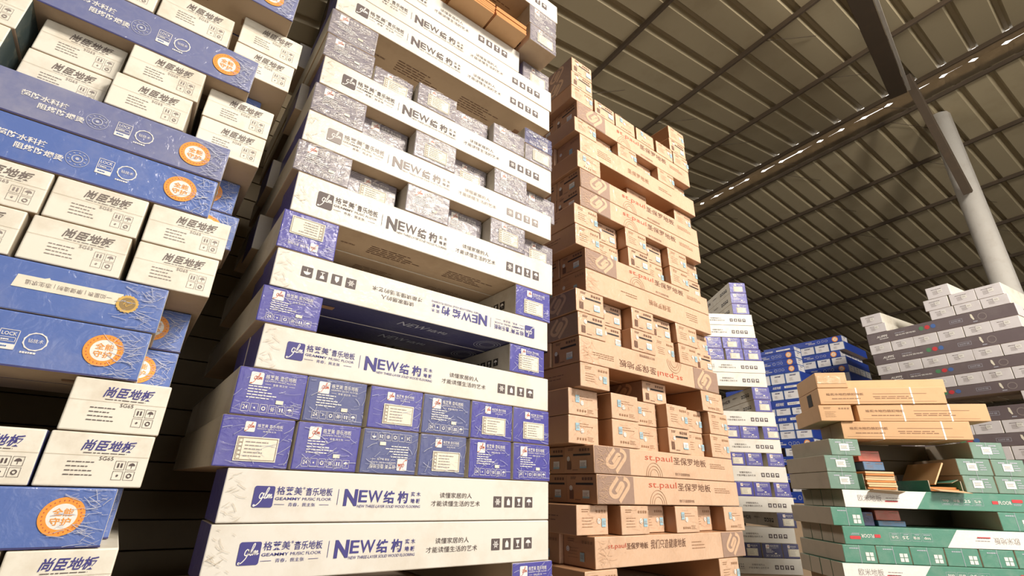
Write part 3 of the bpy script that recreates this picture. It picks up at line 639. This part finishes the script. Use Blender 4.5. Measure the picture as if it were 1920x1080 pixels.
c_long(CB, 'topmost', .41, 3.386, 3.44, 'ca'); c_long(CB, 'second from top', .41, 3.286, 3.384); c_long(CB, 'third from top', .41, 3.19, 3.284); c_long(CB, 'fourth from top', .415, 3.095, 3.188)
c_row(CB, 'highest tier', 2.948, 3.093, w4); c_long(CB, 'fifth from top', .43, 2.865, 2.946, 'ca')
c_row(CB, 'second tier down', 2.735, 2.863, [(-.19, -.01), (-.005, .16), (.164, .36)]); c_long(CB, 'sixth from top', .43, 2.63, 2.733, 'ca')
c_row(CB, 'third tier down', 2.53, 2.628, w4); c_long(CB, 'seventh from top', .43, 2.437, 2.528, 'ca')
c_row(CB, 'fourth tier down', 2.335, 2.435, w4); c_row(CB, 'fifth tier down', 2.225, 2.333, w4)
c_long(CB, 'eighth from top', .43, 2.118, 2.223); c_row(CB, 'sixth tier down', 2.01, 2.116, [(.05, .24), (.244, .43)]); c_long(CB, 'ninth from top', .43, 1.905, 2.008)
c_row(CB, 'seventh tier down', 1.80, 1.903, [(.05, .24), (.244, .43)]); c_long(CB, 'tenth from top', .43, 1.69, 1.798); c_row(CB, 'lowest tier', 1.58, 1.688, [(.05, .24), (.244, .43)]); c_long(CB, 'lowest', .43, 1.45, 1.578)
c_long(CR, 'topmost', .80, 3.56, 3.645, 'cl', 1)
c_row(CR, 'highest tier', 3.44, 3.558, [(.23, .425), (.43, .62), (.625, .815)]); c_long(CR, 'second from top', .74, 3.35, 3.438, 'cl', 4)
c_row(CR, 'second tier down', 3.235, 3.348, [(.21, .41), (.42, .6), (.61, .80)]); c_long(CR, 'third from top', .80, 3.13, 3.233, 'cl', 4); c_row(CR, 'lowest tier', 3.0, 3.128, [(.42, .6), (.61, .80)])

# ------- green stack
GK = .83
GR = Stack((4.54*GK, 1.747*GK), -40, 'green stack', 'cartons of the green stack', GK)
def gr_long(n, u0, z0, z1, flip=False, deep=4):
    for k in range(deep):
        r, b = carton(GR, u0, u0+1.38, k*.16, k*.16+.158, z0, z1, ('green', 'green', 'dust', 'dust', 'green', 'tan'), f'long green and white carton, {n}, green stack' if k == 0 else f'dusty end of long carton, {ORD[k]} back, {n}, green stack', .3)
        if k == 0: put(r, 'gl', 'F', b, 0, 0, flip, full=True)
def gr_row(tier, z0, z1, items, kind=1):
    for i, it in enumerate(items):
        what = f'{ORD[i]} along {tier}' if len(it) < 3 else it[2]
        r, b = carton(GR, it[0], it[1], 0, .64, z0, z1, ('green' if kind else 'dustgreen', 'green', 'dust', 'dust', 'green', 'tan'), f'green carton end, {what}, green stack', .3)
        put(r, 'ge%d' % kind, 'F', b, 0, 0, full=True)
        if kind == 0: put(r, 'gst', 'F', b, .06+rnd.uniform(-.01, .01), .03, False, 'label_sticker')
gr_long('lowest', -.06, .945, 1.068)
gr_row('the lowest tier', 1.07, 1.19, [(-.035, .208), (.212, .456), (.46, .704), (.708, .952), (.956, 1.203), (1.207, 1.45)])
gr_long('second from bottom, printed upside down', -.005, 1.192, 1.318, True)
gr_row('the gap tier', 1.32, 1.45, [(-.062, .172), (1.18, 1.42)])
gr_long('highest', .054, 1.452, 1.58)
gr_row('x', 1.582, 1.708, [(-.03, .2, 'low in corner column'), (.998, 1.235, 'low beside the open carton'), (1.24, 1.48, 'low by the grey stack')], 0)
gr_row('x', 1.71, 1.834, [(-.033, .2, 'middle of corner column'), (.99, 1.247, 'middle beside the open carton'), (1.252, 1.50, 'middle by the grey stack')], 0)
gr_row('x', 1.836, 1.963, [(.034, .268, 'top of corner column'), (1.128, 1.383, 'top above the open carton')], 0)
# opened cartons with planks showing
OP = Stack((4.54*GK, 1.747*GK), -40, 'x', 'planks in the opened cartons', GK)
def open_carton(u0, u1, z0, z1, label, fl):
    root = bpy.data.objects.new('opened_carton', None); C.objects.link(root); u0, u1, z0, z1 = u0*GK, u1*GK, 1.5+(z0-1.5)*GK, 1.5+(z1-1.5)*GK; root.location = GR.at((u0+u1)/2, .32*GK, z0); root.rotation_euler = (0, 0, GR.yaw)
    tag(root, label, 'carton', 'opened cartons on the green stack')
    dx, dy, dz, t = u1-u0, .62*GK, z1-z0, .005
    for nm, sx, sy, sz, x, y, z in (('carton_floor', dx, dy, t, 0, 0, 0), ('side_wall', t, dy, dz, -dx/2+t/2, 0, 0), ('side_wall', t, dy, dz, dx/2-t/2, 0, 0), ('back_wall', dx-2*t, t, dz-2*t, 0, dy/2-t, t)):
        link(nm, box_mesh(sx, sy, sz, ('dust', 'dust', 'green', 'green', 'dust', 'tan'), .001), root, (x, y, z))
    link('torn_flap', box_mesh(dx*.95, .075, .004, ('tan',)*4+('woodpale', 'tan'), .001), root, (0, -dy/2-.035, -.012 if fl else .004), (R(-14 if fl else 10), R(3), 0))
    link('torn_lid', box_mesh(.05, .4, .003, ('tan',)*4+('green', 'tan'), .001), root, (dx/2-.03, -.05, dz-.004), (0, R(-24), 0))
open_carton(.245, .49, 1.582, 1.70, 'torn green carton full of thin boards, beside corner column', True)
for k in range(8):
    carton(OP, .255+rnd.uniform(-.004, .004), .478+rnd.uniform(-.004, .004), rnd.uniform(-.025, .0), .6, 1.589+k*.0165, 1.603+k*.0165, ('woodpale' if k % 3 else 'woodedge', 'woodedge', 'woodedge', 'woodedge', 'woodface', 'woodface'), f'thin bare board, {ORD[k]} from bottom, in the full torn carton', .4, 'flooring_board', 'board', .001)
open_carton(.735, .985, 1.582, 1.665, 'torn green carton nearly empty with one leaning board', False)
for k in range(2): carton(OP, .745, .972, .03+.02*k, .6, 1.589+k*.016, 1.603+k*.016, ('woodedge',)*4+('woodface', 'woodface'), f'flat board, {ORD[k]} from bottom, in the nearly empty torn carton', .4, 'flooring_board', 'board', .001)
r, b = carton(OP, .80, .815, .04, .43, 1.637, 1.83, ('woodpale', 'woodedge', 'woodface', 'woodface', 'woodpale', 'woodedge'), 'orange board leaning diagonally out of the nearly empty torn carton', 0, 'flooring_board', 'board', .001)
r.rotation_euler = (0, R(32), GR.yaw)
# small packs glimpsed in the holes of the green stack
SP = Stack((4.54*GK, 1.747*GK), -40, 'x', 'small packs in the green stack', GK)
paper('redpack', (.52, .12, .08), (.5, .25, .2), .3, wrap=.4); paper('bluepack', (.09, .17, .30), (.2, .28, .4), .3, wrap=.4)
for m, lab, u0, u1, z0, z1 in (('bluepack', 'flat blue pack under the red pack, upper hole of the green stack', .33, .50, 1.735, 1.80), ('redpack', 'red pack lying on the blue pack, upper hole of the green stack', .31, .49, 1.802, 1.885),
                               ('bluepack', 'flat blue pack under the red pack, gap tier of the green stack', .35, .56, 1.32, 1.36), ('redpack', 'red pack on the blue pack, gap tier of the green stack', .34, .53, 1.362, 1.435), ('navy', 'dark pack beside the red pack, gap tier of the green stack', .20, .325, 1.32, 1.42)):
    r, b = carton(SP, u0, u1, .12, .42, z0, z1, (m,)*6, lab, 2, 'flooring_pack', 'pack'); put(r, 'ke0', 'F', b, 0, 0, full=True)

for u0, u1, z0, z1, what in ((.21, 1.16, 1.32, 1.45, 'gap tier'), (.22, .97, 1.722, 1.834, 'middle of upper hole'), (.29, 1.11, 1.836, 1.962, 'high in upper hole')):  # dark cartons added so the holes read as deep shade
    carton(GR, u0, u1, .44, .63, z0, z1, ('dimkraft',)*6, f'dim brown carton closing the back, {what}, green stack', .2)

# ------- loose kraft pile on top of the green stack
PI_ = Stack((4.69*GK, 1.65*GK), -50, 'loose pile', 'cartons of the loose kraft pile', GK)
def p_box(label, u0, u1, w0, w1, z0, z1, print_=True, straps=()):
    r, b = carton(PI_, u0, u1, w0, w1, z0, z1, ('pilekraft',)*6, label, .6)
    if print_: put(r, 'pile', 'F', b, 0, 0, full=True)
    for s in straps:
        link('plastic_strap', box_mesh(.010, b[1]+.002, b[2]+.001, ('paperwhite',)*6, .0004, 0), r, (-b[0]/2+s*GK, 0, -.0005))
    return r, b
p_box('long kraft carton at bottom of the loose pile, two white straps', -.004, .91, 0, .25, 1.966, 2.106, True, (.29, .72))
p_box('hidden long kraft carton behind the bottom one, loose pile', 0, .9, .255, .5, 1.966, 2.106, False)
p_box('long kraft carton in middle of the loose pile, two white straps', .142, 1.065, 0, .25, 2.108, 2.244, True, (.33, .66))
r, b = p_box('short kraft carton end jutting out beside the dark slot, loose pile', -.155, .096, -.02, .6, 2.108, 2.238, False); put(r, 'ke0', 'F', b, 0, 0, full=True)
r, b = p_box('long kraft carton with hand hole, upper loose pile, two white straps', -.128, .80, -.01, .5, 2.246, 2.382, True, (.29, .69))
link('hand_hole', box_mesh(.004, .09, .085, ('ink_black',)*6, .001, 0), r, (-b[0]/2, -.02, .012))
r, b = p_box('taped kraft carton crowning the loose pile', -.127, .115, -.01, .5, 2.385, 2.516, False)
paper('cleartape', (.66, .45, .27), (.8, .68, .5), .6, rough=.12, wrap=1.0, dscale=22, bump=.5)
link('packing_tape', box_mesh(b[0]*.92, .002, .055, ('cleartape',)*6, .0005, 0), r, (0, -b[1]/2-.001, .03))
p_box('bare-backed kraft carton lying behind the taped one, loose pile', .12, .97, .26, .5, 2.385, 2.50, False)

# ------- grey stack
GY = Stack((6.78, 1.9), -98, 'grey stack', 'cartons of the grey stack')
def gy_long(n, u0, z0, z1, L=1.345):
    r, b = carton(GY, u0, u0+L, 0, .218, z0, z1, ('greyband', 'greyband', 'greyend', 'greyend', 'greyband', 'tan'), f'long dark grey carton, {n}, grey stack', .3)
    put(r, 'gyl', 'F', b, 0, 0, full=True)
def gy_row(tier, z0, z1, items):
    for i, it in enumerate(items):
        what = f'{ORD[i]} from its dark edge, {tier}' if len(it) < 3 else it[2]
        r, b = carton(GY, it[0], it[1], 0, 1.3, z0, z1, ('greyend', 'greyend', 'cream', 'cream', 'greyend', 'tan'), f'pale grey carton end, {what}, grey stack', .8)
        put(r, 'gye', 'F', b, 0, 0, full=True); put(r, 'gyst', 'F', b, .1, .05, False, 'label_sticker')
c6 = lambda s: [(s+.2235*k, s+.2235*k+.221) for k in range(6)]
gy_long('lowest', .06, 1.77, 1.893); gy_row('lowest tier', 1.895, 2.017, c6(.05))
gy_long('second from bottom', .05, 2.02, 2.135); gy_row('second tier', 2.137, 2.255, c6(.045)[:6])
gy_long('third from bottom', .03, 2.257, 2.39); gy_row('third tier', 2.392, 2.508, [(.03, .25), (1.15, 1.37)])
gy_long('fourth from bottom', .03, 2.51, 2.622); gy_row('fourth tier', 2.624, 2.738, c6(.03))
gy_long('fifth from bottom', .028, 2.74, 2.852); gy_row('fifth tier', 2.854, 2.97, c6(.015))
gy_long('sixth from bottom', .005, 2.972, 3.1); gy_row('sixth tier', 3.102, 3.218, c6(0))
gy_long('topmost', -.004, 3.22, 3.348)
gy_row('x', 3.35, 3.456, [(.004, .224, 'low in the lone pair'), (.66, .876, 'lowest row by the empty notch'), (.88, 1.098, 'lowest row, middle of three'), (1.102, 1.32, 'lowest row by the steel column')])
gy_row('x', 3.458, 3.582, [(-.02, .205, 'high in the lone pair'), (.632, .855, 'second row by the empty notch'), (.867, 1.086, 'second row, middle of three'), (1.09, 1.30, 'second row by the steel column')])
gy_row('x', 3.584, 3.714, [(.69, .9, 'crowning the three-wide heap')])

# ------- dim cartons deep in the gap, a wall added to block light, and the plain crates that carry each stack
DG = Stack((.1, 3.1), 0, 'x', 'dim cartons deep in the gap')
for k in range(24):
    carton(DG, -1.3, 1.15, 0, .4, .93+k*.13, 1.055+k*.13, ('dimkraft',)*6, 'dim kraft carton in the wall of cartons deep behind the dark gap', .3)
def base(S, u0, u1, w0, w1, z1, what): carton(S, u0, u1, w0, w1, 0, z1, ('tan',)*6, f'plain tall crate carrying the {what}', .1, 'base_crate', 'crate', .008)
base(LS, -1.06, .03, .01, 1.08, 1.236, 'navy stack'); base(GL, .23, 1.33, .01, 1.1, 1.143, 'purple stack'); base(KR, 1.55, 2.65, .01, 1.1, 1.108, 'kraft stack')
base(G2, -1.09, 0, .01, 1.08, .854, 'slim purple stack'); base(CB, -.65, .42, .005, .62, 1.448, 'cobalt stack'); base(CR, -.35, .8, .01, .78, 2.998, 'rear cobalt stack')
base(GR, 0, 1.4, .01, .63, .943, 'green stack'); base(GY, .05, 1.38, .01, 1.3, 1.768, 'grey stack'); base(DG, -1.28, 1.15, .01, .39, .928, 'dim gap cartons')

# ---------------------------------------------------------------- the building
def struct(name, me, loc=(0, 0, 0), rot=(0, 0, 0)):
    o = link(name, me, None, loc, rot); o['kind'] = 'structure'; return o
BY = R(-4.8)                                  # the hall is turned a little against the stacks
H, AR, SL = 7.5, 8.36, .19                    # ridge height, ridge offset across the hall, roof slope
def hall(a, d, z): return Vector((a*math.cos(BY)-d*math.sin(BY), a*math.sin(BY)+d*math.cos(BY), z))
def roof_z(a): return H-SL*abs(a-AR)
A0, A1, D0, D1 = -9.0, 24.0, -11.0, 26.0
struct('floor', box_mesh(40, 44, .1, ('concrete',)*6, .001, 0), (8, 8, -.1), (0, 0, BY))
def sheet(name, a_from, a_to, skew):
    """corrugated roofing: flat pans with narrow raised ribs every .36 m, seen from below"""
    bm = bmesh.new(); P = .36; x = D0; prof = []
    while x < D1:
        prof += [(x, 0), (x+.25, 0), (x+.285, .065), (x+.325, .065)]; x += P
    th = .003; rows = []
    for a in (a_from, a_to):
        rows.append([bm.verts.new(hall(a, d+skew*(a-AR), roof_z(a)+z)) for d, z in prof]); rows.append([bm.verts.new(hall(a, d+skew*(a-AR), roof_z(a)+z+th)) for d, z in prof])
    for i in range(len(prof)-1):
        bm.faces.new((rows[0][i], rows[0][i+1], rows[2][i+1], rows[2][i])); bm.faces.new((rows[1][i], rows[3][i], rows[3][i+1], rows[1][i+1]))
    bmesh.ops.recalc_face_normals(bm, faces=bm.faces[:])
    me = bpy.data.meshes.new(name); bm.to_mesh(me); bm.free(); me.materials.append(M['roofsheet']); struct(name, me)
sheet('roof_west', A0, AR-.2, .07); sheet('roof_east', AR+.16, A1, -.012)
def bar(name, a, d0, d1, z, wa, hz, mat):
    me = box_mesh(wa, d1-d0, hz, (mat,)*6, .004, 0); return struct(name, me, hall(a, (d0+d1)/2, z), (0, 0, BY))
k = 0
pl = [AR-.3-1.58*i for i in range(11)]+[AR+.3+1.3*i for i in range(12)]
for a in pl:
    if A0 < a < A1: bar('roof_purlin', a, D0, D1, roof_z(a)-.072, .035, .066, 'steel')
# ridge: two flashings with a ragged slot of daylight between them
def flashing(name, a0, a1, zoff, seed, mat, wav):
    bm = bmesh.new(); g = random.Random(seed); lo, hi = [], []; x = D0
    while x < D1:
        for f in (0, .06, .30):
            e = wav*(g.uniform(-.2, .35) if f else 1.0)
            lo.append(bm.verts.new(hall(a0+(e if wav > 0 else 0), x+f, roof_z(a0)+zoff))); hi.append(bm.verts.new(hall(a1+(e if wav < 0 else 0), x+f, roof_z(a1)+zoff)))
        x += .36
    for i in range(len(lo)-1): bm.faces.new((lo[i], lo[i+1], hi[i+1], hi[i]))
    bmesh.ops.solidify(bm, geom=bm.faces[:], thickness=.002)
    me = bpy.data.meshes.new(name); bm.to_mesh(me); bm.free(); me.materials.append(M[mat]); struct(name, me)
flashing('roof_flashing_west', AR-.24, AR-.015, -.02, 3, 'flashbrown', -.035)
flashing('roof_flashing_east', AR-.01, AR+.26, -.015, 5, 'flashbrown', .035)
def rod(name, p, q, r, mat):
    d = q-p; bm = bmesh.new(); bmesh.ops.create_cone(bm, cap_ends=True, segments=10, radius1=r, radius2=r, depth=d.length)
    for f in bm.faces: f.smooth = len(f.verts) == 4
    me = bpy.data.meshes.new(name); bm.to_mesh(me); bm.free(); me.materials.append(M[mat])
    o = struct(name, me, (p+q)/2); o.rotation_euler = d.to_track_quat('Z', 'Y').to_euler(); return o
# thin sag rods hung between the purlins
for i, a in enumerate(sorted(pl)[3:16]):
    a2 = a+.62
    for d in (-1.5, .3, 2.1, 3.9, 5.7, 7.5):
        if A0 < a < A1: rod('roof_tie_rod', hall(a, d, roof_z(a)-.06), hall(a2, d-.35, roof_z(a2)-.02), .004, 'steel')
# rafter up to the ridge, round column and its dark channel brace
def beam(name, p, q, wd, ht, mats):
    d = q-p; me = box_mesh(wd, ht, d.length, mats, .003, 0); o = struct(name, me, p); o.rotation_euler = d.to_track_quat('Z', 'Y').to_euler(); return o
ra, rb = Vector((-2, -.13, roof_z(-2)-.3)), Vector((7.75, 1.0, roof_z(7.75)-.3))
beam('roof_rafter', ra, rb, .20, .10, ('steel',)*6)
beam('roof_rafter_edge', ra+Vector((0, -.125, -.02)), rb+Vector((0, -.125, -.02)), .04, .05, ('galv',)*6)
rod('support_column', Vector((9.25, .82, 0)), Vector((9.25, .82, 7.36)), .145, 'columnpaint')
beam('column_brace', Vector((7.85, .86, 7.38)), Vector((8.98, .80, 5.76)), .10, .14, ('steel',)*6)
# walls
def wall(name, a0, d0, a1, d1, h):
    p, q = hall(a0, d0, 0), hall(a1, d1, 0); me = box_mesh((q-p).length, .12, h, ('wallboard',)*6, .002, 0); o = struct(name, me, (p+q)/2)
    o.rotation_euler = (0, 0, math.atan2((q-p).y, (q-p).x))
wall('wall_south', A0, D0, 1.0, D0, 7.0); wall('wall_south_east', 10.5, D0, A1, D0, 7.3)
wall('wall_north', A0, D1, A1, D1, 7.6); wall('wall_east', A1, D0, A1, D1, 4.5); wall('wall_west', A0, D0, A0, D1, 4.1)
